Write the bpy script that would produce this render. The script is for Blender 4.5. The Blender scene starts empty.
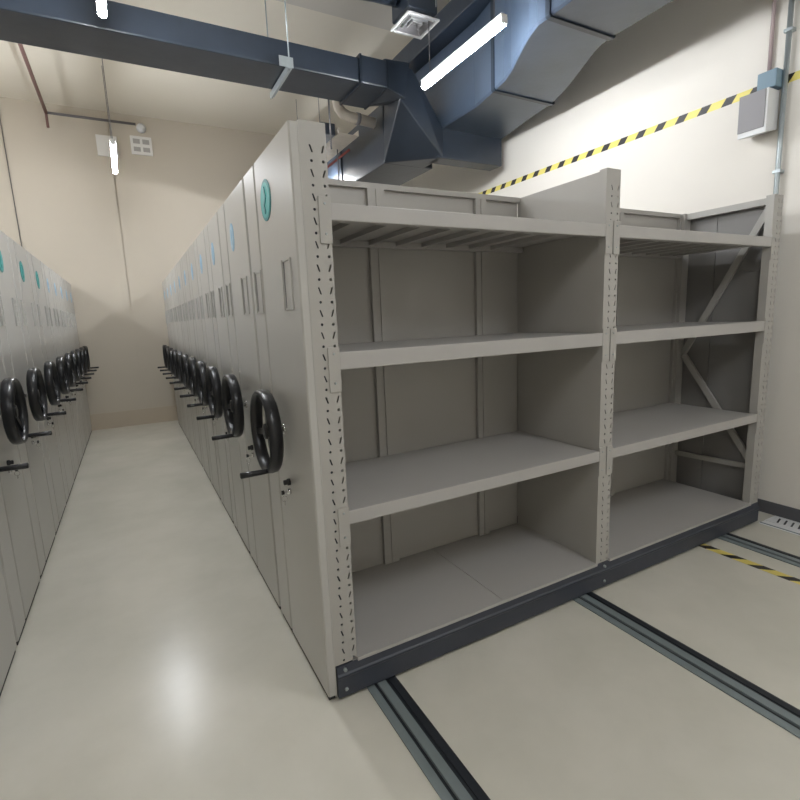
import bpy, bmesh, math, random
from mathutils import Vector, Matrix
random.seed(4)
scene = bpy.context.scene
COL = scene.collection
PI = math.pi

# ------------------------------------------------------------------ camera
YAW, PITCH, ROLL = 0.49482, -0.16716, -0.04018
cam_data = bpy.data.cameras.new('camera')
cam_data.sensor_width = 36.0
cam_data.sensor_fit = 'HORIZONTAL'
cam_data.lens = 36.0 * 492.75 / 800.0
cam_data.clip_start = 0.05
cam = bpy.data.objects.new('camera', cam_data)
COL.objects.link(cam)
fw = Vector((math.sin(YAW) * math.cos(PITCH), math.cos(YAW) * math.cos(PITCH), math.sin(PITCH)))
rt = Vector((math.cos(YAW), -math.sin(YAW), 0))
up = rt.cross(fw)
r2 = rt * math.cos(ROLL) + up * math.sin(ROLL)
u2 = -rt * math.sin(ROLL) + up * math.cos(ROLL)
M = Matrix((r2, u2, -fw)).transposed().to_4x4()
M.translation = Vector((-0.5694, -1.7909, 1.6078))
cam.matrix_world = M
scene.camera = cam

# ------------------------------------------------------------------ world, exposure
world = bpy.data.worlds.new('world')
scene.world = world
world.use_nodes = True
world.node_tree.nodes['Background'].inputs[0].default_value = (0.9, 0.92, 1.0, 1)
world.node_tree.nodes['Background'].inputs[1].default_value = 0.05
scene.view_settings.view_transform = 'Standard'
scene.view_settings.look = 'None'
scene.view_settings.gamma = 1.0
scene.view_settings.use_curve_mapping = False
scene.view_settings.exposure = 0.30
LAMP_EMIT = 120.0

# ------------------------------------------------------------------ materials
def srgb(r, g, b):
    f = lambda c: c / 12.92 if c <= 0.04045 else ((c + 0.055) / 1.055) ** 2.4
    return (f(r / 255), f(g / 255), f(b / 255), 1)

def mat(name, col, rough=0.5, metal=0.0, noise=0.0, nscale=8.0, bump=0.0, bscale=60.0, spec=0.5, emit=None, estr=0.0, col2=None):
    m = bpy.data.materials.new(name)
    m.use_nodes = True
    nt = m.node_tree
    b = nt.nodes['Principled BSDF']
    b.inputs['Base Color'].default_value = col
    b.inputs['Roughness'].default_value = rough
    b.inputs['Metallic'].default_value = metal
    b.inputs['Specular IOR Level'].default_value = spec
    if emit:
        b.inputs['Emission Color'].default_value = emit
        b.inputs['Emission Strength'].default_value = estr
    if noise or col2 or bump:
        tc = nt.nodes.new('ShaderNodeTexCoord')
    if noise or col2:
        n = nt.nodes.new('ShaderNodeTexNoise')
        n.inputs['Scale'].default_value = nscale
        n.inputs['Detail'].default_value = 5
        n.inputs['Roughness'].default_value = 0.6
        nt.links.new(tc.outputs['Object'], n.inputs['Vector'])
        r = nt.nodes.new('ShaderNodeValToRGB')
        r.color_ramp.elements[0].position = 0.3
        r.color_ramp.elements[1].position = 0.7
        c2 = col2 if col2 else tuple(c * (1 - noise) for c in col[:3]) + (1,)
        r.color_ramp.elements[0].color = c2
        r.color_ramp.elements[1].color = col
        nt.links.new(n.outputs['Fac'], r.inputs['Fac'])
        nt.links.new(r.outputs['Color'], b.inputs['Base Color'])
    if bump:
        n2 = nt.nodes.new('ShaderNodeTexNoise')
        n2.inputs['Scale'].default_value = bscale
        n2.inputs['Detail'].default_value = 3
        nt.links.new(tc.outputs['Object'], n2.inputs['Vector'])
        bp = nt.nodes.new('ShaderNodeBump')
        bp.inputs['Strength'].default_value = bump
        bp.inputs['Distance'].default_value = 0.01
        nt.links.new(n2.outputs['Fac'], bp.inputs['Height'])
        nt.links.new(bp.outputs['Normal'], b.inputs['Normal'])
    return m

STEEL = mat('painted_steel_grey', srgb(173, 170, 164), 0.38, noise=0.04, nscale=3, bump=0.03, bscale=25)
STEEL_P = mat('painted_steel_panel', srgb(184, 182, 177), 0.3, noise=0.03, nscale=2, bump=0.04, bscale=6)
SHELF = mat('painted_shelf_grey', srgb(176, 173, 169), 0.42, noise=0.04, nscale=4)
BASE = mat('dark_blue_grey_steel', srgb(58, 62, 72), 0.45, noise=0.15, nscale=6)
DARKGAP = mat('dark_plinth', srgb(40, 40, 42), 0.7)
RUBBER = mat('black_plastic', srgb(24, 25, 29), 0.3, noise=0.1, nscale=20)
CHROME = mat('chrome', srgb(215, 215, 215), 0.18, metal=1.0)
TEAL = mat('teal_print', srgb(38, 168, 165), 0.4)
TEAL_D = mat('dark_teal_print', srgb(20, 130, 132), 0.4)
TEAL_L = mat('pale_aqua_print', srgb(150, 215, 214), 0.4)
BLUE_P = mat('paler_blue_print', srgb(178, 205, 222), 0.4)
BLUE_L = mat('pale_blue_print', srgb(150, 190, 215), 0.4)
WALL = mat('cream_wall_paint', srgb(236, 231, 222), 0.75, noise=0.03, nscale=1.2, bump=0.02, bscale=80)
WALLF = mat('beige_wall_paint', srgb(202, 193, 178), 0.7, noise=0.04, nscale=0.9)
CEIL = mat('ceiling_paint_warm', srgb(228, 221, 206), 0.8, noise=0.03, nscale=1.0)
CEILG = mat('ceiling_near_grey', srgb(205, 200, 190), 0.8, noise=0.03, nscale=1.0)  # near stretch of ceiling, greyer than the far one
FLOOR = mat('epoxy_concrete_floor', srgb(214, 210, 198), 0.24, nscale=1.6, col2=srgb(200, 197, 184), bump=0.015, bscale=12)
BASEB = mat('dark_skirting', srgb(92, 92, 96), 0.5)
BASEBF = mat('tan_skirting', srgb(196, 183, 164), 0.6)
DUCT = mat('black_foam_insulation', srgb(44, 53, 65), 0.34, noise=0.3, nscale=2.5, bump=0.3, bscale=4, spec=0.65)
DUCT_LIT = mat('black_foam_insulation_lit', srgb(66, 79, 96), 0.3, noise=0.25, nscale=2.5, bump=0.25, bscale=4, spec=0.7)  # lighter copy of the duct foam, lamplight on the main run put into colour
DUCTSEAM = mat('duct_tape_seam', srgb(30, 38, 48), 0.35)
GALV = mat('galvanised_steel', srgb(170, 178, 180), 0.4, metal=0.6, noise=0.1, nscale=12)
SHEETD = mat('dark_grey_sheet', srgb(132, 130, 128), 0.45)
REDD = mat('dull_red_pipe', srgb(150, 78, 72), 0.6)
RAIL = mat('rail_steel', srgb(136, 146, 148), 0.4, metal=0.25, noise=0.1, nscale=10)
RAILD = mat('rail_groove_dark', srgb(36, 40, 46), 0.5)
YEL = mat('yellow_tape', srgb(226, 208, 112), 0.5)
YELW = mat('yellow_tape_pale', srgb(238, 224, 120), 0.5)
BLK = mat('black_tape', srgb(42, 40, 40), 0.5)
WHITE = mat('white_paint', srgb(232, 230, 226), 0.5)
WHITEP = mat('white_plastic', srgb(225, 226, 226), 0.4)
GREYP = mat('grey_grille', srgb(150, 148, 150), 0.6)
BLUEG = mat('blue_grey_box', srgb(120, 145, 160), 0.5)
PIPEP = mat('red_brown_pipe', srgb(128, 96, 92), 0.5)
REDP = mat('red_pipe', srgb(170, 60, 55), 0.5)
PINKC = mat('pinkish_conduit', srgb(178, 160, 160), 0.5)
INSUL = mat('white_insulation', srgb(222, 212, 198), 0.7, noise=0.15, nscale=9, bump=0.4, bscale=14)
WIRE = mat('dark_wire', srgb(105, 102, 104), 0.5)
TUBE = mat('lamp_tube', (1, 1, 1, 1), 0.4, emit=(0.93, 0.96, 1.0, 1), estr=LAMP_EMIT)

# ------------------------------------------------------------------ mesh builder
class MB:
    def __init__(s):
        s.bm = bmesh.new(); s.mats = []
    def mi(s, m):
        if m not in s.mats: s.mats.append(m)
        return s.mats.index(m)
    def poly(s, vs, m, smooth=False):
        f = s.bm.faces.new(vs); f.material_index = s.mi(m); f.smooth = smooth
        return f
    def box(s, x0, x1, y0, y1, z0, z1, m, b=0.0):
        if b > 0:
            # chamfered vertical-section box: build prism with chamfered outline in each axis (bevel op)
            t = bmesh.new()
            g = bmesh.ops.create_cube(t, size=1)
            for v in g['verts']:
                v.co = Vector(((x0 + x1) / 2 + v.co.x * (x1 - x0), (y0 + y1) / 2 + v.co.y * (y1 - y0), (z0 + z1) / 2 + v.co.z * (z1 - z0)))
            bmesh.ops.bevel(t, geom=list(t.edges), offset=b, segments=2, affect='EDGES', profile=0.6)
            s.merge(t, m)
            return
        c = [(x, y, z) for x in (x0, x1) for y in (y0, y1) for z in (z0, z1)]
        v = [s.bm.verts.new(p) for p in c]
        for q in ((0, 1, 3, 2), (4, 6, 7, 5), (0, 4, 5, 1), (2, 3, 7, 6), (0, 2, 6, 4), (1, 5, 7, 3)):
            s.poly([v[i] for i in q], m)
    def merge(s, t, m, smooth=False):
        mp = {v: s.bm.verts.new(v.co) for v in t.verts}
        for f in t.faces: s.poly([mp[v] for v in f.verts], m, smooth)
        t.free()
    def prism(s, pts, a0, a1, m, axis='z'):
        """outline pts (2D) extruded along an axis"""
        def P(p, a):
            return {'z': (p[0], p[1], a), 'y': (p[0], a, p[1]), 'x': (a, p[0], p[1])}[axis]
        A = [s.bm.verts.new(P(p, a0)) for p in pts]; B = [s.bm.verts.new(P(p, a1)) for p in pts]
        n = len(pts)
        s.poly(A[::-1], m); s.poly(B, m)
        for i in range(n): s.poly([A[i], A[(i + 1) % n], B[(i + 1) % n], B[i]], m)
    def tube(s, path, r, m, n=12, closed=False, caps=True, flat=None):
        """round tube along a path of points"""
        P = [Vector(p) for p in path]; rings = []
        N = len(P); prev = None
        for i, p in enumerate(P):
            if closed: d = P[(i + 1) % N] - P[i - 1]
            else: d = P[min(i + 1, N - 1)] - P[max(i - 1, 0)]
            d.normalize()
            if prev is None:
                a = Vector((0, 0, 1)) if abs(d.z) < 0.9 else Vector((1, 0, 0))
                e = d.cross(a).normalized()
            else:
                e = (prev - d * prev.dot(d)).normalized()
            prev = e
            f = d.cross(e)
            rings.append([s.bm.verts.new(p + (e * math.cos(2 * PI * k / n) + f * math.sin(2 * PI * k / n)) * r) for k in range(n)])
        for i in range(N if closed else N - 1):
            a = rings[i]; b = rings[(i + 1) % N]
            for k in range(n): s.poly([a[k], a[(k + 1) % n], b[(k + 1) % n], b[k]], m, True)
        if caps and not closed:
            s.poly(rings[0][::-1], m); s.poly(rings[-1], m)
    def bar(s, p0, p1, w, t, m, side=Vector((0, 0, 1))):
        """rectangular bar from p0 to p1; w across `side`, t across the other"""
        p0 = Vector(p0); p1 = Vector(p1); d = (p1 - p0).normalized()
        e = (Vector(side) - d * d.dot(Vector(side))).normalized(); f = d.cross(e)
        v = []
        for p in (p0, p1):
            for a, b in ((-1, -1), (1, -1), (1, 1), (-1, 1)):
                v.append(s.bm.verts.new(p + e * a * w / 2 + f * b * t / 2))
        s.poly([v[3], v[2], v[1], v[0]], m); s.poly(v[4:8], m)
        for i in range(4): s.poly([v[i], v[(i + 1) % 4], v[4 + (i + 1) % 4], v[4 + i]], m)
    def hull(s, pts, m):
        t = bmesh.new()
        vs = [t.verts.new(p) for p in pts]
        r = bmesh.ops.convex_hull(t, input=vs)
        bad = [g for g in r['geom_interior'] if isinstance(g, bmesh.types.BMVert)]
        if bad: bmesh.ops.delete(t, geom=bad, context='VERTS')
        bmesh.ops.dissolve_limit(t, angle_limit=0.03, verts=list(t.verts), edges=list(t.edges))
        bmesh.ops.bevel(t, geom=list(t.edges), offset=0.012, segments=2, affect='EDGES', profile=0.6)
        s.merge(t, m)
    def lathe(s, prof, m, origin, axis='x', n=24, smooth=True):
        """profile (a, r) pairs along axis"""
        rings = []
        for a, r in prof:
            ring = []
            for k in range(n):
                c, q = math.cos(2 * PI * k / n) * r, math.sin(2 * PI * k / n) * r
                o = {'x': (a, c, q), 'y': (c, a, q), 'z': (c, q, a)}[axis]
                ring.append(s.bm.verts.new(Vector(origin) + Vector(o)))
            rings.append(ring)
        for a, b in zip(rings, rings[1:]):
            for k in range(n): s.poly([a[k], a[(k + 1) % n], b[(k + 1) % n], b[k]], m, smooth)
        s.poly(rings[0][::-1], m); s.poly(rings[-1], m)
    def build(s, name, parent=None):
        bmesh.ops.recalc_face_normals(s.bm, faces=s.bm.faces)
        me = bpy.data.meshes.new(name)
        s.bm.to_mesh(me); s.bm.free()
        for m in s.mats: me.materials.append(m)
        o = bpy.data.objects.new(name, me)
        COL.objects.link(o)
        if parent: o.parent = parent
        return o

def empty(name, loc, rz=0.0):
    o = bpy.data.objects.new(name, None); COL.objects.link(o)
    o.location = loc; o.rotation_euler = (0, 0, rz); o.empty_display_size = 0.1
    return o

def tag(o, label=None, cat=None, group=None, kind=None):
    if label: o['label'] = label
    if cat: o['category'] = cat
    if group: o['group'] = group
    if kind: o['kind'] = kind
    return o

def dup(root, loc, rz, label, group=None):
    def cp(o, par):
        c = o.copy(); COL.objects.link(c)
        if par: c.parent = par
        for ch in list(o.children): cp(ch, c)
        return c
    r = cp(root, None)
    r.location = loc; r.rotation_euler = (0, 0, rz); r['label'] = label
    if group: r['group'] = group
    return r

# ------------------------------------------------------------------ setting
XL, XR, YN, YF, ZC = -4.6, 3.61, -4.6, 7.42, 4.86
def slab(name, box, m):
    b = MB(); b.box(*box, m); return tag(b.build(name), kind='structure')
slab('floor', (XL - .1, XR + .1, YN - .1, YF + .1, -0.1, 0.0), FLOOR)
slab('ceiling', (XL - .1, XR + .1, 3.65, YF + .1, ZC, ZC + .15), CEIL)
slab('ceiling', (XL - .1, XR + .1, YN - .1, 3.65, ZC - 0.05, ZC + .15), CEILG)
slab('wall_right', (XR, XR + .1, YN, YF, 0, ZC), WALL)
slab('wall_left', (XL - .1, XL, YN, YF, 0, ZC), WALLF)
slab('wall_near', (XL - .1, XR + .1, YN - .1, YN, 0, ZC), WALL)
w = MB()
w.box(XL - .1, -0.484, YF, YF + .1, 0, ZC, WALLF)            # two lining boards with an open joint between them
w.box(-0.468, XR + .1, YF, YF + .1, 0, ZC, WALLF)
w.box(-0.484, -0.468, YF + .02, YF + .1, 0, ZC, WALLF)
tag(w.build('wall_far'), kind='structure')
b = MB(); b.box(XR - .012, XR, YN, YF, 0, 0.095, BASEB); tag(b.build('baseboard_right'), kind='structure')
b = MB(); b.box(XL, XR - .012, YF - .012, YF, 0, 0.26, BASEBF); tag(b.build('baseboard_far'), kind='structure')

# ------------------------------------------------------------------ shelving units
H = 2.3
ZS = [(0.776, 0.835), (1.413, 1.482), (1.970, 2.032)]      # beams bottom / top

def holed_face(mb, x0, x1, y, z0, z1, m, pitch=0.083, thick=0.0025):
    """upright front with two columns of round holes and slanted slots, really cut out"""
    xm = (x0 + x1) / 2
    def hole(kind, cx, cz, flip):
        pts = []
        for k in range(8):
            a = PI / 8 + k * PI / 4
            if kind == 'round': pts.append((cx + 0.0055 * math.cos(a), cz + .0055 * math.sin(a)))
            else:
                px, pz = .0034 * math.cos(a), (.0036 * math.sin(a) + (.010 if math.sin(a) > 0 else -.010))
                t = 0.33 * flip
                pts.append((cx + px + t * pz, cz + pz))
        return pts
    for c, (a, b_) in enumerate(((x0, xm), (xm, x1))):
        cx = (a + b_) / 2 + (-.004 if c == 0 else .004)
        z = z0; i = 0
        off = 0.012 if c == 0 else 0
        cells = []
        while z + pitch < z1 - 0.001:
            cells.append((z, z + 0.028, 'round')); cells.append((z + 0.028, z + pitch, 'slot')); z += pitch
        for (za, zb, kind) in cells:
            cz = (za + zb) / 2
            h = hole(kind, cx, cz, -1 if c == 0 else 1)
            zm = (za + zb) / 2
            cell = [(b_, (zm + zb) / 2 + 0), ((a + b_) / 2 + (b_ - a) * .2, zb), ((a + b_) / 2 - (b_ - a) * .2, zb), (a, (zm + zb) / 2),
                    (a, (zm + za) / 2), ((a + b_) / 2 - (b_ - a) * .2, za), ((a + b_) / 2 + (b_ - a) * .2, za), (b_, (zm + za) / 2)]
            cv = [mb.bm.verts.new((p[0], y, p[1])) for p in cell]
            hv = [mb.bm.verts.new((p[0], y, p[1])) for p in h]
            hb = [mb.bm.verts.new((p[0], y + thick, p[1])) for p in h]
            for k in range(8):
                mb.poly([cv[k], cv[(k + 1) % 8], hv[(k + 1) % 8], hv[k]], m)
                mb.poly([hv[k], hv[(k + 1) % 8], hb[(k + 1) % 8], hb[k]], m)
            for (p, q, r) in ((0, 1, (b_, zb)), (2, 3, (a, zb)), (4, 5, (a, za)), (6, 7, (b_, za))):
                v = mb.bm.verts.new((r[0], y, r[1])); mb.poly([cv[p], cv[q], v], m)
        zz = cells[-1][1]
        v = [mb.bm.verts.new(p) for p in ((a, y, zz), (b_, y, zz), (b_, y, z1), (a, y, z1))]
        mb.poly(v, m)

def upright(parent, x0, x1, y0, depth, z0, z1, holes=True, face='front'):
    mb = MB()
    if holes:
        xs = x0 + .026 if x1 < 3 else x0 + .045
        vv = [mb.bm.verts.new(p) for p in ((x0, y0, z0), (xs, y0, z0), (xs, y0, z1), (x0, y0, z1))]
        mb.poly(vv, STEEL)
        holed_face(mb, xs, x1, y0, z0, z1, STEEL)
        # channel behind the slotted face: two returns, back plate coloured dark as interior shade
        mb.box(x0, x0 + .003, y0 + .0005, y0 + depth, z0, z1, STEEL)
        mb.box(x1 - .003, x1, y0 + .0005, y0 + depth, z0, z1, STEEL)
        mb.box(x0 + .003, x1 - .003, y0 + depth - .003, y0 + depth, z0, z1, BASE)
        mb.box(x0, x1, y0, y0 + depth, z1, z1 + .003, STEEL)
    else:
        mb.box(x0, x1, y0, y0 + depth, z0, z1, STEEL)
    return mb.build('upright', parent)

def handwheel(parent, yc, zc, fine=True):
    """three-spoke crank wheel on a chrome shaft, facing -x"""
    R = 0.178; n = 40 if fine else 24
    mb = MB()
    # rim: rounded rectangular section swept round a circle
    sec = [(-.060, R - .014), (-.055, R - .002), (-.062, R + .006), (-.084, R + .009), (-.106, R + .006), (-.113, R - .002), (-.108, R - .012), (-.085, R - .016)]
    rings = []
    for k in range(n):
        a = 2 * PI * k / n
        rings.append([mb.bm.verts.new((x, yc + r * math.cos(a), zc + r * math.sin(a))) for x, r in sec])
    for k in range(n):
        A, B = rings[k], rings[(k + 1) % n]
        for j in range(len(sec)): mb.poly([A[j], A[(j + 1) % len(sec)], B[(j + 1) % len(sec)], B[j]], RUBBER, True)
    rim = mb.build('handwheel', parent)
    mb = MB()
    for a in (PI / 2 + .35, PI / 2 + .35 + 2 * PI / 3, PI / 2 + .35 + 4 * PI / 3):
        p0 = (-.075, yc + .03 * math.cos(a), zc + .03 * math.sin(a)); p1 = (-.085, yc + (R - .008) * math.cos(a), zc + (R - .008) * math.sin(a))
        mb.bar(p0, p1, .028, .014, RUBBER, side=(0, -math.sin(a), math.cos(a)))
    mb.lathe([(-.095, .02), (-.092, .034), (-.06, .04), (-.05, .03)], RUBBER, (0, yc, zc), 'x', 20)
    mb.build('spokes', rim)
    mb = MB()
    mb.lathe([(-.055, .012), (-.008, .012)], CHROME, (0, yc, zc), 'x', 14)
    mb.lathe([(-.012, .016), (-.006, .022), (.003, .022)], CHROME, (0, yc, zc), 'x', 20)
    mb.build('shaft', rim)
    a = -PI / 2 - .45
    hy, hz = yc + (R - .002) * math.cos(a), zc + (R - .002) * math.sin(a)
    mb = MB()
    mb.lathe([(-.225, .008), (-.222, .0135), (-.17, .0125), (-.12, .0115), (-.10, .010)], RUBBER, (0, hy, hz), 'x', 14)
    mb.build('crank_handle', rim)
    return rim

def label_holder(parent, y0, y1, z0, z1):
    mb = MB(); t = .006; w_ = .008
    mb.box(-t, .002, y0, y0 + w_, z0, z1, STEEL_P); mb.box(-t - .005, .002, y1 - w_, y1, z0, z1, STEEL_P)
    mb.box(-t, .002, y0 + w_, y1 - w_, z0, z0 + w_, STEEL_P); mb.box(-t, .002, y0 + w_, y1 - w_, z1 - w_, z1, STEEL_P)
    mb.box(-.002, .002, y1 - w_ - .008, y1 - w_, z0 + w_, z1 - w_, BASE)
    mb.box(-.002, .002, y0 + w_, y1 - w_ - .008, z0 + w_, z1 - w_, STEEL_P)
    return mb.build('label_holder', parent)

def disc_yz(mb, x, yc, zc, ry, rz, m, t=.0015, n=28):
    pts = [(yc + ry * math.cos(2 * PI * k / n), zc + rz * math.sin(2 * PI * k / n)) for k in range(n)]
    mb.prism(pts, x - t, x + .002, m, 'x')

def emblem(parent, yc, zc, pale=False):
    mb = MB()
    if pale:
        disc_yz(mb, -.001, yc, zc, .05, .075, BLUE_L)
        disc_yz(mb, -.0025, yc, zc, .036, .058, BLUE_P)
        mb.box(-.006, -.002, yc - .008, yc + .008, zc - .04, zc + .04, BLUE_L)
    else:
        disc_yz(mb, -.001, yc, zc, .082, .082, TEAL_D)
        disc_yz(mb, -.0025, yc, zc, .070, .070, TEAL)
        # plain winding ribbon in the middle of the disc
        for z0, y0, z1, y1 in ((-.05, .0, -.02, .018), (-.02, .018, .01, -.012), (.01, -.012, .05, .006)):
            mb.bar((-.005, yc + y0, zc + z0), (-.005, yc + y1, zc + z1), .016, .003, TEAL_D, side=(0, 1, 0))
    return mb.build('emblem', parent)

def end_panel(parent, wd, split):
    """pressed end panel: two shallow raised fields with chamfered edges, on a folded tray"""
    mb = MB()
    r = .010
    mb.prism([(.031, .002), (.036, 0), (.036, wd), (.031, wd - .002)], .022, H, STEEL_P)   # tray
    mb.prism([(.031, .003), (.006, .003), (0.0, .009), (0.0, split - .015), (.006, split - .009), (.031, split - .009)], .03, H - .004, STEEL_P)
    mb.prism([(.031, split + .009), (.006, split + .009), (0.0, split + .015), (0.0, wd - .012), (.006, wd - .006), (.031, wd - .006)], .03, H - .004, STEEL_P)
    p = mb.build('end_panel', parent)
    mb = MB(); mb.box(.006, .034, .02, wd - .02, 0.003, .022, DARKGAP); mb.build('kick_strip', parent)
    return p

def locks(parent, y, z):
    mb = MB()
    mb.lathe([(-.030, .006), (-.028, .012), (-.014, .012), (-.012, .016), (.001, .016)], RUBBER, (0, y, z + .045), 'x', 16)
    mb.build('lock_knob', parent)
    mb = MB()
    mb.lathe([(-.014, .011), (-.012, .014), (.001, .014)], CHROME, (0, y, z), 'x', 16)
    k = mb.build('key_lock', parent)
    mb = MB()
    mb.box(-.030, -.014, y - .002, y + .002, z - .004, z + .004, CHROME)
    mb.lathe([(-.042, .010), (-.030, .010)], RUBBER, (0, y, z), 'x', 12)
    mb.tube([(-.034 + .013 * math.sin(t * PI / 6), y - .012, z - .026 + .013 * math.cos(t * PI / 6)) for t in range(12)], .0018, CHROME, n=6, closed=True)
    mb.box(-.036, -.032, y - .02, y - .004, z - .056, z - .036, CHROME, b=.001)
    mb.build('key', k)

# ---- the open unit in front
U1, U2, U3 = (0.036, 0.136), (1.628, 1.732), (3.245, 3.355)
BAYS = ((U1[1], U2[0]), (U2[1], U3[0]))
D = 0.665
front = empty('mobile_shelving_unit', (0, 0, 0))
tag(front, 'open grey steel shelving unit with empty shelves, nearest of the right-hand row, teal round emblem', 'shelving', 'mobile shelving units right of the aisle')
end_panel(front, .764, .545)
upright(front, U1[0], U1[1], 0.0, .045, 0.165, H)
upright(front, U2[0], U2[1], 0.0, .045, 0.165, H)
upright(front, U3[0], U3[1], 0.0, .05, 0.05, H)
upright(front, U3[0] + .03, U3[1], D - .045, .045, 0.06, H, holes=False)
# left side sheet inside bay one
mb = MB(); mb.box(U1[0] + .002, U1[0] + .018, .048, D, 0.17, H - .004, STEEL); mb.build('side_sheet', front)
# divider between the bays, in two sheets with a joint
mb = MB()
xd = U2[0] + .012
mb.box(xd, xd + .018, .046, D, .17, 1.196, STEEL); mb.box(xd, xd + .018, .046, D, 1.200, H - .002, STEEL)
mb.box(xd + .001, xd + .017, .046, D, 1.196, 1.200, STEEL)
mb.box(xd - .006, xd + .002, .05, .09, .17, H - .004, STEEL)
mb.build('divider_panel', front)
# back panels: sheets between folded posts, with a rim on top
def back_sheet(x0, x1, posts):
    mb = MB()
    mb.box(x0, x1, D + .004, D + .012, .10, H, STEEL)
    mb.box(x0, x1, D - .020, D + .004, H - .028, H, STEEL)          # rim
    for (a, c) in posts:
        mb.box(a, c, D - .020, D + .004, .17, H - .028, STEEL)
        mb.box((a + c) / 2 - .003, (a + c) / 2 + .003, D - .026, D - .020, .17, H - .03, STEEL)
    return mb.build('back_panel', front)
back_sheet(U1[1] - .08, xd, ((.603, .70), (1.300, 1.378)))
back_sheet(xd + .018, U3[1], ((1.77, 1.84), (2.52, 2.61), (3.26, 3.33)))
# shelves
for bi, (a, c) in enumerate(BAYS):
    for (zb, zt) in ZS:
        mb = MB()
        mb.box(a - .02 if bi == 0 else a, c, .046, D - .022, zt - .030, zt - .004, SHELF)
        top = mb
        if zb > 1.9:
            k = a + .12
            while k < c - .1:
                top.box(k, k + .03, .09, D - .06, zt - .052, zt - .030, SHELF); k += .16
        sh = top.build('shelf', front)
        mb = MB()
        mb.box(a, c, -.004, .044, zb, zt, SHELF, b=.004)
        bm_ = mb.build('shelf_beam', sh)
        mb = MB()
        mb.box(a - .001, c + .001, D - .060, D - .021, zb, zt - .032, SHELF)
        mb.build('rear_beam', sh)
        # hooked connector plates at the beam ends
        for (xa, xb) in ((a - .046, a + .002), (c - .002, c + .046)):
            if (xb > U3[0] + .03 and bi == 1): xa, xb = c - .002, c + .04
            mb = MB(); mb.box(xa, xb, -.006, -.001, zb - .085, zt + .02, STEEL, b=.0015)
            for zz in (zb - .05, zt - .005): mb.lathe([(-.0085, .004), (-.006, .005)], GALV, ((xa + xb) / 2, 0, zz), 'y', 10)
            mb.build('beam_connector', sh)
    mb = MB()
    if bi == 0:
        mb.box(a - .02, .940, .0, D + .003, .150, .172, SHELF); mb.box(.944, c + .012, .0, D + .003, .150, .172, SHELF)
        mb.box(.940, .944, .0, D + .003, .150, .168, SHELF)
    else:
        mb.box(a, c + .01, .0, D + .003, .150, .172, SHELF)
    mb.box(a, c, -.012, .0, .160, .176, SHELF)
    mb.build('bottom_deck', front)
# dark base beams with ridge and bolts
mb = MB()
mb.prism([(-.012, .018), (-.012, .105), (-.018, .112), (-.018, .122), (-.012, .128), (-.004, .160), (.04, .160), (.04, .018)], .040, U3[1], BASE, 'x')
base = mb.build('base_beam', front)
for x in (.075, U2[0] + .06):
    for z in (.052, .142):
        mb = MB(); mb.lathe([(-.020, .005), (-.017, .008), (-.010 if z < .1 else .0, .008)], GALV, (x, 0, z), 'y', 12); mb.build('bolt', base)
mb = MB(); mb.box(.04, U3[1], D + .05, D + .09, .018, .150, BASE); mb.build('base_beam', front)
for x in (.3, 1.45, 2.93):
    mb = MB(); mb.lathe([(-.02, .045), (.02, .045)], RAIL, (x, .15, .057), 'x', 18); mb.build('wheel', front)
# right end: open frame with bracing
mb = MB()
xf = U3[1] - .03
mb.box(xf - .02, xf + .02, .05, D - .045, H - .045, H - .002, STEEL)
for (p, q_) in (((.60, 1.23), (.06, 2.24)), ((.60, 1.22), (.06, .47))):
    mb.bar((xf, p[0], p[1]), (xf, q_[0], q_[1]), .045, .02, STEEL, side=(0, 1, 0))
mb.bar((xf, .05, .42), (xf, D - .045, .40), .035, .02, STEEL, side=(0, 0, 1))
mb.build('frame_bracing', front)
mb = MB()
xs_ = U3[1] + .004
for (ya, yb) in ((.02, .416), (.420, D)):
    for (za, zb_) in ((.12, 1.826), (1.830, H - .01)):
        mb.box(xs_, xs_ + .012, ya, yb, za, zb_, SHEETD)
mb.box(xs_ + .008, xs_ + .014, .02, D, .12, H - .01, SHEETD)
mb.build('end_sheet', front)
handwheel(front, .368, 1.132)
label_holder(front, .085, .190, 1.652, 1.845)
label_holder(front, .560, .670, 1.652, 1.845)
emblem(front, .375, 2.11)
locks(front, .352, .842)

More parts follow.
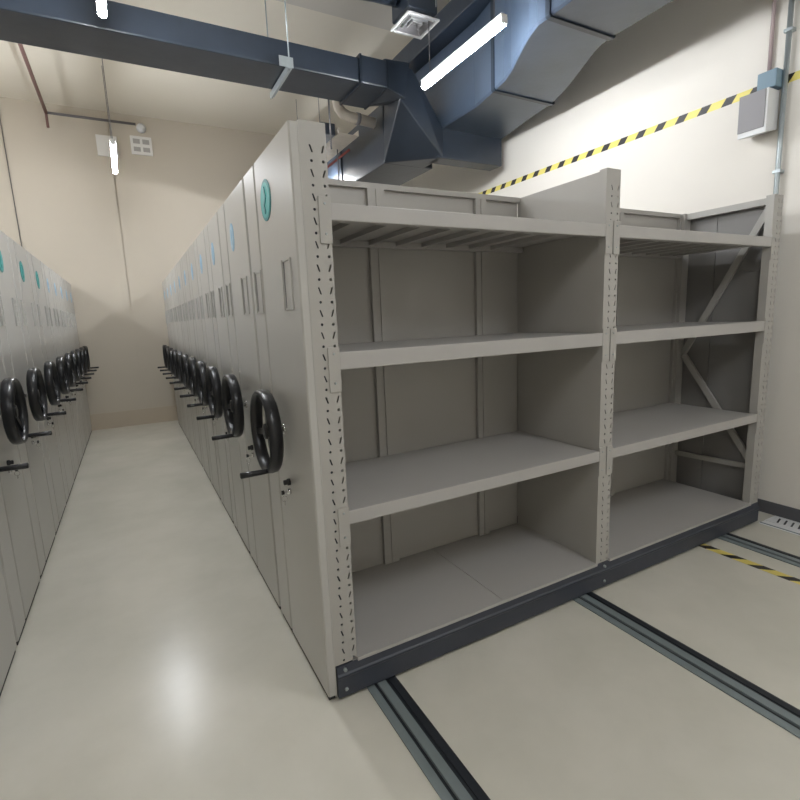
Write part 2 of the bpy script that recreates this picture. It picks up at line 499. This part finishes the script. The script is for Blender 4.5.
# ---- the closed-up units behind and across the aisle
def row_unit(name, wd, pale=True, wz=1.135):
    root = empty(name, (0, 0, 0))
    end_panel(root, wd, wd * .70)
    d = wd - .04
    for (a, c) in ((.036, .10), (1.65, 1.72), (3.28, 3.35)):
        upright(root, a, c, .02, .04, .06, H, holes=False)
        upright(root, a, c, d - .02, .04, .06, H, holes=False)
    mb = MB(); mb.box(.04, .052, .06, d - .02, .17, H - .004, STEEL); mb.build('side_sheet', root)
    mb = MB(); mb.box(.10, 3.28, d / 2 + .006, d / 2 + .012, .17, H, STEEL); mb.box(.10, 3.28, d / 2 - .004, d / 2 + .022, H - .03, H - .001, STEEL); mb.build('back_panel', root)
    mb = MB(); mb.box(1.68, 1.69, .06, d - .02, .17, H - .004, STEEL); mb.build('divider_panel', root)
    for (zb, zt) in ZS:
        mb = MB(); mb.box(.06, 3.33, .024, d + .016, zt - .03, zt - .004, SHELF)
        mb.box(.10, 3.28, .016, .03, zb, zt, SHELF); mb.box(.10, 3.28, d, d + .022, zb, zt, SHELF)
        mb.build('shelf', root)
    mb = MB(); mb.box(.06, 3.33, .01, d + .02, .150, .172, SHELF); mb.build('bottom_deck', root)
    mb = MB(); mb.box(.06, 3.34, .012, .05, .018, .150, BASE); mb.box(.06, 3.34, d - .02, d + .02, .018, .150, BASE); mb.build('base_beam', root)
    handwheel(root, wd / 2, wz, fine=False)
    label_holder(root, .085 * wd / .78, .19 * wd / .78 + .01, 1.652, 1.845)
    label_holder(root, wd - .215 * wd / .78, wd - .105 * wd / .78, 1.652, 1.845)
    emblem(root, wd * .48, 2.08, pale)
    locks(root, wd * .43, .838)
    return root

ORD = ['second', 'third', 'fourth', 'fifth', 'sixth', 'seventh', 'eighth', 'ninth', 'tenth', 'eleventh']
GR = 'mobile shelving units right of the aisle'
wide = row_unit('mobile_shelving_unit', .764)
wide.location = (0, .785, 0)
tag(wide, 'closed-up grey shelving unit directly behind the open one, wheel second nearest on the right row', 'shelving', GR)
slim = row_unit('mobile_shelving_unit', .598, wz=1.135)
y = 1.57
slim.location = (0, y, 0)
tag(slim, 'third grey shelving unit along the right side of the aisle, counted from the open one', 'shelving', GR)
for i in range(2, 10):
    y += .622
    lab = ('last grey shelving unit of the right row, closest to the far beige wall' if i == 9 else
           '%s grey shelving unit along the right side of the aisle, counted from the open one' % ORD[i])
    dup(slim, (0, y, 0), 0, lab, GR)
# left row, facing the other way
GL = 'mobile shelving units left of the aisle'
XLF = -1.25
y = .40
lw = row_unit('mobile_shelving_unit', .764, pale=False, wz=1.178)
ls = row_unit('mobile_shelving_unit', .588, wz=1.178)
for i in range(10):
    y += .785 if i < 5 else .61
    lab = ('last grey shelving unit of the left row, closest to the far beige wall' if i == 9 else
           'grey shelving unit at the left picture edge, only its crank handle reaching into view' if i == 0 else
           'grey shelving unit left of the aisle with the nearest whole handwheel on that side' if i == 1 else
           '%s grey shelving unit left of the aisle, counted from the picture edge' % ORD[i - 1])
    src = lw if i < 5 else ls
    if i in (0, 5):
        src.location = (XLF, y, 0); src.rotation_euler = (0, 0, PI); tag(src, lab, 'shelving', GL)
    else:
        dup(src, (XLF, y, 0), PI, lab, GL)

# ------------------------------------------------------------------ floor rails, tape, toothed strip
def rail(x0, x1, label):
    mb = MB(); y0, y1 = -4.3, 7.15
    w_ = x1 - x0
    prof = [(0, .001), (0, .006), (.10, .008), (.24, .008), (.25, .003), (.34, .003), (.35, .012), (.62, .012), (.63, .003), (.74, .003), (.75, .008), (.92, .008), (1, .005), (1, .001)]
    pts = [(x0 + a * w_, z) for a, z in prof]
    A = [mb.bm.verts.new((p[0], y0, p[1])) for p in pts]; B = [mb.bm.verts.new((p[0], y1, p[1])) for p in pts]
    for i in range(len(pts) - 1):
        m = RAILD if prof[i][1] == .003 and prof[i + 1][1] == .003 else RAIL
        if i >= 9: m = RAILD
        mb.poly([A[i], A[i + 1], B[i + 1], B[i]], m)
    mb.poly([A[0], A[-1], B[-1], B[0]], RAIL)
    mb.poly(A, RAIL); mb.poly(B, RAIL)
    return tag(mb.build('floor_rail'), label, 'rail', 'steel floor rails')
rail(.175, .315, 'steel track rail on the floor under the left end of the open shelving')
rail(1.450, 1.600, 'steel track rail on the floor leaving the open shelving below its middle post')
rail(2.865, 3.005, 'steel track rail on the floor nearest the right wall, beside the striped floor tape')

def tape(name, axis, fixed, a0, a1, lo, hi, period, ybase, yel, label):
    mb = MB(); t = .0015
    n0 = int(math.floor((a0 - ybase) / period)); n1 = int(math.ceil((a1 - ybase) / period))
    wd = hi - lo; sl = wd * (.7 if axis == 'x' else 1.0)
    for k in range(n0, n1):
        for (s, e, m) in ((0, .42, BLK), (.42, 1, yel)):
            ya, yb = ybase + (k + s) * period, ybase + (k + e) * period
            if axis == 'x':     # on the wall, z is the width
                P = [(ya + sl, lo), (yb + sl, lo), (yb, hi), (ya, hi)]
                mb.prism(P, fixed - t, fixed, m, 'x')
            else:               # on the floor, x is the width
                P = [(lo, ya + sl), (lo, yb + sl), (hi, yb), (hi, ya)]
                mb.prism(P, fixed, fixed + t, m, 'z')
    o = mb.build(name)
    return tag(o, label, 'tape')
tape('hazard_tape', 'x', XR - .0001, -1.5, 4.8, 3.088, 3.142, .184, .505 - .03, YELW, 'yellow and black striped tape running along the white right wall')
tape('hazard_tape', 'z', .0001, -3.0, .5, 2.648, 2.710, .160, -.055 - .05, YEL, 'yellow and black striped tape on the floor beside the rail')

mb = MB()
mb.box(3.355, 3.592, -4.3, -.02, .0, .003, WHITEP)
mb.box(3.368, 3.374, -4.3, -.02, .003, .008, RAIL); mb.box(3.440, 3.560, -4.3, -.02, .003, .006, WHITEP)
k = -4.28
while k < -.06:
    mb.prism([(3.455, k), (3.455, k + .012), (3.545, k + .034), (3.545, k + .022)], .006, .0075, RAILD); k += .044
tag(mb.build('toothed_guide_strip'), 'pale strip with dark slanted teeth on the floor along the right wall', 'guide strip')

# ------------------------------------------------------------------ lamps
def lamp(x, y0, y1, z, name='tube_lamp'):
    root = empty(name, (x, (y0 + y1) / 2, z))
    h = (y1 - y0) / 2
    mb = MB(); mb.prism([(-.022, .028), (-.028, .050), (.028, .050), (.022, .028)], -h, h, WHITE, 'y'); mb.build('lamp_housing', root)
    for s in (-1, 1):
        mb = MB(); mb.box(-.024, .024, s * h - .006, s * h + .006, -.012, .032, WHITEP); mb.build('end_cap', root)
    mb = MB(); mb.tube([(0, -h + .01, .002), (0, h - .01, .002)], .027, TUBE, n=16); mb.build('lamp_tube', root)
    for s in (-1, 1):
        mb = MB(); mb.tube([(0, s * h * .8, .05), (0, s * h * .8, ZC - .05 - z - .001)], .004, WIRE, n=6); mb.build('suspension_wire', root)
    return root
G = 'suspended tube lamps'
tag(lamp(1.92, 1.11, 2.16, 3.56), 'bright tube lamp hanging in front of the black duct at the right', 'lamp', G)
tag(lamp(-.475, 4.75, 5.90, 3.60), 'bright tube lamp hanging over the far end of the aisle', 'lamp', G)
tag(lamp(1.98, 4.75, 5.88, 3.50), 'small bright lamp end seen just right of the tall slotted post', 'lamp', G)
tag(lamp(-.475, 1.30, 2.40, 3.70), 'added tube lamp hanging over the near end of the aisle, top left', 'lamp', G)  # added lamp, brings light to the near aisle
tag(lamp(-3.05, 4.75, 5.90, 3.60), 'added unseen tube lamp over the far part of the left row of shelving', 'lamp', G)  # out of view, added so the crossed shadows fall on the far wall
tag(lamp(-3.05, 1.30, 2.40, 3.70), 'added unseen tube lamp over the near part of the left row of shelving', 'lamp', G)  # out of view, added to light the upper panels of the right row
tag(lamp(-.475, -2.9, -1.8, 3.70), 'added unseen tube lamp over the floor behind the viewpoint', 'lamp', G)  # added behind the camera to light the scene from the front
tag(lamp(1.92, -2.9, -1.85, 3.50), 'added unseen tube lamp over the open floor right of the viewpoint', 'lamp', G)  # second lamp added behind the camera, lights the shelf fronts

# ------------------------------------------------------------------ ducts
duct = empty('air_duct', (2.3, 3.0, 3.6))
tag(duct, 'large black insulated air duct with side branch, bending along the right wall', 'air duct')
off = Vector((-2.3, -3.0, -3.6))
def dpart(mb, name, parent=duct):
    bmesh.ops.translate(mb.bm, verts=list(mb.bm.verts), vec=off)
    return mb.build(name, parent)
def ring_loft(sections, m):
    mb = MB(); rings = [[mb.bm.verts.new(p) for p in sc] for sc in sections]
    for a, b2 in zip(rings, rings[1:]):
        n = len(a)
        for k in range(n): mb.poly([a[k], a[(k + 1) % n], b2[(k + 1) % n], b2[k]], m)
    mb.poly(rings[0][::-1], m); mb.poly(rings[-1], m)
    return mb
ZB, ZT = 3.60, 4.36
def rect(xl, yl, xr, yr, z0=ZB, z1=ZT, c=.015):
    # cross-section running from (xl,yl) to (xr,yr), chamfered corners
    L = Vector((xl, yl, 0)); R_ = Vector((xr, yr, 0)); d = (R_ - L).normalized() * c
    zz = Vector((0, 0, 1))
    return [L + zz * (z0 + c), L + d + zz * z0, R_ - d + zz * z0, R_ + zz * (z0 + c), R_ + zz * (z1 - c), R_ - d + zz * z1, L + d + zz * z1, L + zz * (z1 - c)]
dpart(ring_loft([rect(2.20, -3.2, 2.87, -3.2), rect(2.21, .99, 2.86, .99)], DUCT_LIT), 'duct_section')
S = [(2.21, .99, 2.86, .99), (2.21, 1.10, 2.875, 1.08), (2.25, 1.22, 2.92, 1.20), (2.31, 1.35, 2.99, 1.33), (2.40, 1.53, 3.08, 1.50),
     (2.48, 1.68, 3.17, 1.67), (2.55, 1.85, 3.26, 1.86), (2.59, 2.04, 3.33, 2.05)]
dpart(ring_loft([rect(*s) for s in S], DUCT_LIT), 'duct_offset')
dpart(ring_loft([rect(2.59, 2.04, 3.33, 2.05), rect(2.655, 2.4, 3.40, 2.45), rect(2.655, 3.02, 3.52, 3.02), rect(2.66, 3.55, 3.52, 3.55)], DUCT_LIT), 'duct_section')
def seam(xl, yl, xr, yr):
    L = Vector((xl, yl, 0)); 
    a = rect(xl - .012, yl - .02, xr + .012, yr - .02, ZB - .012, ZT + .012); b2 = rect(xl - .012, yl + .02, xr + .012, yr + .02, ZB - .012, ZT + .012)
    dpart(ring_loft([a, b2], DUCTSEAM), 'duct_flange')
seam(2.21, .99, 2.86, .99); seam(2.59, 2.04, 3.33, 2.05)
# lower box below the end of the main run
mb = MB(); mb.box(2.60, 3.50, 3.0, 3.22, 3.30, 3.62, DUCT, b=.014); dpart(mb, 'duct_box')
# funnel between the branch and the box
mb = MB()
mb.hull([(2.142, 3.386, 3.3), (2.53, 3.09, 3.3), (2.015, 2.75, 3.70), (2.075, 3.20, 3.86), (2.09, 3.2, 4.1), (2.03, 2.72, 4.0), (2.17, 2.75, 3.99),
         (2.185, 2.8, 3.845), (2.68, 3.0, 3.608), (2.67, 3.0, 3.30), (2.67, 3.40, 3.3), (2.67, 3.40, 3.62), (2.3, 3.4, 4.0)], DUCT)
dpart(mb, 'duct_funnel')
mb = MB(); mb.hull([(1.83, 2.69, 3.75), (1.83, 3.17, 3.75), (1.83, 2.69, 4.0), (1.83, 3.17, 4.1), (2.06, 2.72, 3.70), (2.12, 3.2, 3.82), (2.12, 2.72, 4.03), (2.12, 3.2, 4.14)], DUCT); dpart(mb, 'duct_elbow')
mb = MB(); mb.box(1.56, 1.84, 2.67, 3.18, 3.735, 3.975, DUCT, b=.014); dpart(mb, 'duct_collar')
mb = MB(); mb.box(-4.4, 1.57, 2.69, 3.16, 3.75, 3.955, DUCT, b=.012); dpart(mb, 'duct_branch')
for x in (1.57, 1.84):
    mb = MB(); mb.box(x - .010, x + .010, 2.664, 3.185, 3.730, 3.980, DUCTSEAM); dpart(mb, 'duct_flange')
# run going on to the far end
mb = MB(); mb.box(2.15, 2.78, 3.38, 7.22, 3.30, 3.92, DUCT, b=.014); dpart(mb, 'duct_section')
for y in (4.6, 5.9):
    mb = MB(); mb.box(2.135, 2.795, y - .015, y + .015, 3.285, 3.935, DUCTSEAM); dpart(mb, 'duct_flange')
# insulated header running above the duct's shoulder
mb = MB(); mb.box(2.50, 2.72, -3.2, 4.5, 4.376, 4.58, DUCT, b=.02); 
tag(mb.build('insulated_header'), 'narrow dark insulated trunk running along the top of the large duct', 'duct')

def hanger(x, y0, y1, zb, label, grp='duct hangers'):
    root = empty('duct_hanger', (x, (y0 + y1) / 2, zb))
    h = (y1 - y0) / 2
    mb = MB(); mb.box(-.02, .02, -h, h, -.035, -.004, GALV); mb.box(-.02, -.016, -h, h, -.06, -.035, GALV); mb.build('support_angle', root)
    mb = MB(); mb.box(-.09, .03, -h - .004, -h + .0, -.03, .05, GALV); mb.build('bracket_plate', root)
    for s in (-1, 1):
        mb = MB(); mb.tube([(0, s * (h - .012), -.05), (0, s * (h - .012), ZC - .051 - zb if (y0 + y1) / 2 + s * h < 3.64 else ZC - .001 - zb)], .006, GALV, n=8); mb.build('threaded_rod', root)
    tag(root, label, 'hanger', grp)
hanger(.885, 2.62, 3.215, 3.745, 'galvanised hanger strut with two rods under the black branch duct')
hanger(-2.2, 2.62, 3.215, 3.745, 'galvanised hanger under the far left length of the branch duct')

# ceiling diffuser with its black boot and flexible duct
DZ = 4.0
dif = empty('ceiling_diffuser', (1.83, 2.13, DZ))
tag(dif, 'square white louvred air diffuser under a black boot near the ceiling', 'air diffuser')
mb = MB()
s0 = .175
for k, (s, z) in enumerate(((.175, 0), (.135, .0), (.095, .0), (.055, .0))):
    # four-sided sloping cone ring
    t = .026 if k == 0 else .016
    o_ = [(-s, -s), (s, -s), (s, s), (-s, s)]; i_ = [(-(s - t), -(s - t)), (s - t, -(s - t)), (s - t, s - t), (-(s - t), s - t)]
    zt = z + (.004 if k == 0 else .034)
    O = [mb.bm.verts.new((p[0], p[1], z)) for p in o_]; I = [mb.bm.verts.new((p[0], p[1], zt)) for p in i_]
    O2 = [mb.bm.verts.new((p[0], p[1], z + .012)) for p in o_]; I2 = [mb.bm.verts.new((p[0], p[1], zt + .012)) for p in i_]
    for j in range(4):
        n = (j + 1) % 4
        mb.poly([O[j], O[n], I[n], I[j]], WHITEP if k == 0 else GREYP); mb.poly([O2[j], I2[j], I2[n], O2[n]], WHITEP)
        mb.poly([O[j], O2[j], O2[n], O[n]], WHITEP); mb.poly([I[j], I[n], I2[n], I2[j]], WHITEP)
mb.box(-.022, .022, -.022, .022, .045, .050, WHITEP)
bmesh.ops.scale(mb.bm, vec=(.86, .86, 1), verts=list(mb.bm.verts))
mb.build('louvre', dif)
mb = MB(); mb.box(-.14, .14, -.14, .14, .052, .36, DUCT, b=.012); mb.build('boot', dif)
mb = MB(); mb.tube([(-.16, .02, .24), (-.35, .05, .25), (-.6, .1, .25), (-.9, .12, .3), (-1.3, .1, .38)], .11, DUCT, n=16); mb.build('flexible_duct', dif)
mb = MB()
for s in (-1, 1): mb.tube([(s * .12, -.146, .1), (s * .12, -.146, ZC - .051 - DZ)], .005, GALV, n=6)
mb.build('hanger_rod', dif)

# pipes below the branch duct
mb = MB()
mb.tube([(-4.5, 3.30, 3.89), (1.52, 3.30, 3.89), (1.60, 3.34, 3.885), (1.65, 3.44, 3.87), (1.68, 3.50, 3.84), (1.73, 3.50, 3.79), (1.80, 3.50, 3.765), (2.10, 3.50, 3.745)], .055, INSUL, n=14)
mb.tube([(1.88, 3.50, 3.760), (1.92, 3.50, 3.757)], .062, GREYP, n=14)
tag(mb.build('insulated_pipe'), 'white insulated pipe with an elbow just below the black branch duct', 'pipe')
mb = MB(); mb.box(1.71, 1.95, 3.60, 7.2, 3.62, 3.625, INSUL); mb.box(1.71, 1.715, 3.60, 7.2, 3.625, 3.68, INSUL); mb.box(1.945, 1.95, 3.60, 7.2, 3.625, 3.68, INSUL)
tag(mb.build('cable_tray'), 'white cable tray running away behind the tall slotted post', 'cable tray')
mb = MB(); mb.tube([(2.0, 4.0, 3.60), (2.0, 7.2, 3.60)], .014, REDD, n=8)
tag(mb.build('red_pipe'), 'thin dull red pipe beside the white cable tray', 'pipe')
mb = MB(); mb.box(1.50, 1.68, 3.62, 7.2, 3.60, 3.72, DUCT, b=.01)
tag(mb.build('small_duct'), 'small dark duct left of the white cable tray', 'duct')
mb = MB(); mb.tube([(1.44, 3.172, 3.3), (1.44, 3.172, 3.90)], .009, WIRE, n=8)
tag(mb.build('hanging_rod'), 'dark vertical rod hanging beside the tall slotted post', 'rod')
mb = MB(); mb.tube([(1.89, 4.1, 3.25), (1.89, 4.1, 3.62)], .009, WIRE, n=8)
tag(mb.build('hanging_rod'), 'thin dark rod hanging in front of the far duct', 'rod')

# ------------------------------------------------------------------ far wall fittings
def sign(x, z, w_, h_, label, marks=True):
    root = empty('wall_sign', (x, YF, z))
    mb = MB(); mb.box(-w_ / 2, w_ / 2, -.03, -.001, -h_ / 2, h_ / 2, WHITE, b=.004); mb.build('sign_board', root)
    if marks:
        for (a, c, e, f) in ((-.38, -.06, .08, .34), (.06, .38, .08, .34), (-.38, -.06, -.34, -.1), (.06, .38, -.34, -.1)):
            mb = MB(); mb.box(a * w_, c * w_, -.032, -.0301, e * h_, f * h_, SHELF); mb.build('print_mark', root)
    tag(root, label, 'sign')
sign(-.045, 4.42, .30, .27, 'small square white sign with faint marks right of the far lamp')
sign(-.52, 4.36, .28, .30, 'white sign on the far wall partly behind the hanging lamp', False)
mb = MB(); mb.lathe([(-.08, .03), (-.06, .06), (-.02, .07), (-.001, .07)], WHITEP, (-.02, YF, 4.68), 'y', 18)
tag(mb.build('smoke_detector'), 'small round white detector above the square white sign', 'detector')
mb = MB()
mb.tube([(-1.235, -2.0, 4.68), (-1.235, 7.26, 4.68)], .022, PIPEP, n=10)
mb.tube([(-1.235, 7.26, 4.68), (-.10, 7.26, 4.68)], .018, WIRE, n=10)
mb.tube([(-1.235, 7.26, 4.70), (-1.235, 7.26, 4.48)], .018, PIPEP, n=10)
tag(mb.build('sprinkler_pipe'), 'thin reddish pipe under the ceiling turning along the far wall', 'pipe')
mb = MB(); mb.tube([(-1.80, 7.405, 4.80), (-1.78, 7.405, 2.2)], .006, WIRE, n=6)
tag(mb.build('wall_wire'), 'thin vertical wire on the far wall behind the left row', 'wire')

# ------------------------------------------------------------------ right wall fittings
spk = empty('wall_speaker', (XR, .27, 2.93))
tag(spk, 'white box speaker with grey grille mounted high on the right wall', 'speaker')
mb = MB(); mb.prism([(-.165, -.16), (-.165, .12), (-.02, .12), (-.02, -.13)], -.085, .095, WHITEP, 'y'); mb.build('case', spk)
mb = MB(); mb.box(-.172, -.165, -.072, .095, -.125, .118, GREYP); mb.build('grille', spk)
mb = MB(); mb.box(-.02, -.001, -.05, .06, -.08, .08, GALV); mb.build('wall_bracket', spk)
mb = MB(); mb.box(3.49, 3.609, .165, .285, 3.062, 3.175, BLUEG, b=.008)
tag(mb.build('junction_box'), 'blue-grey junction box sitting directly above the white wall speaker', 'box')
mb = MB(); mb.tube([(3.575, .150, .12), (3.575, .150, ZC - .051)], .016, GALV, n=12)
for z in (.8, 2.5, 3.4, 4.2): mb.box(3.555, 3.609, .125, .175, z, z + .02, GALV)
tag(mb.build('steel_conduit'), 'shiny vertical steel conduit in front of the speaker on the right wall', 'conduit')
mb = MB(); mb.tube([(3.59, .262, 3.176), (3.59, .262, ZC - .051)], .013, PINKC, n=10)
tag(mb.build('thin_conduit'), 'thin pinkish conduit rising from the blue-grey junction box', 'conduit')
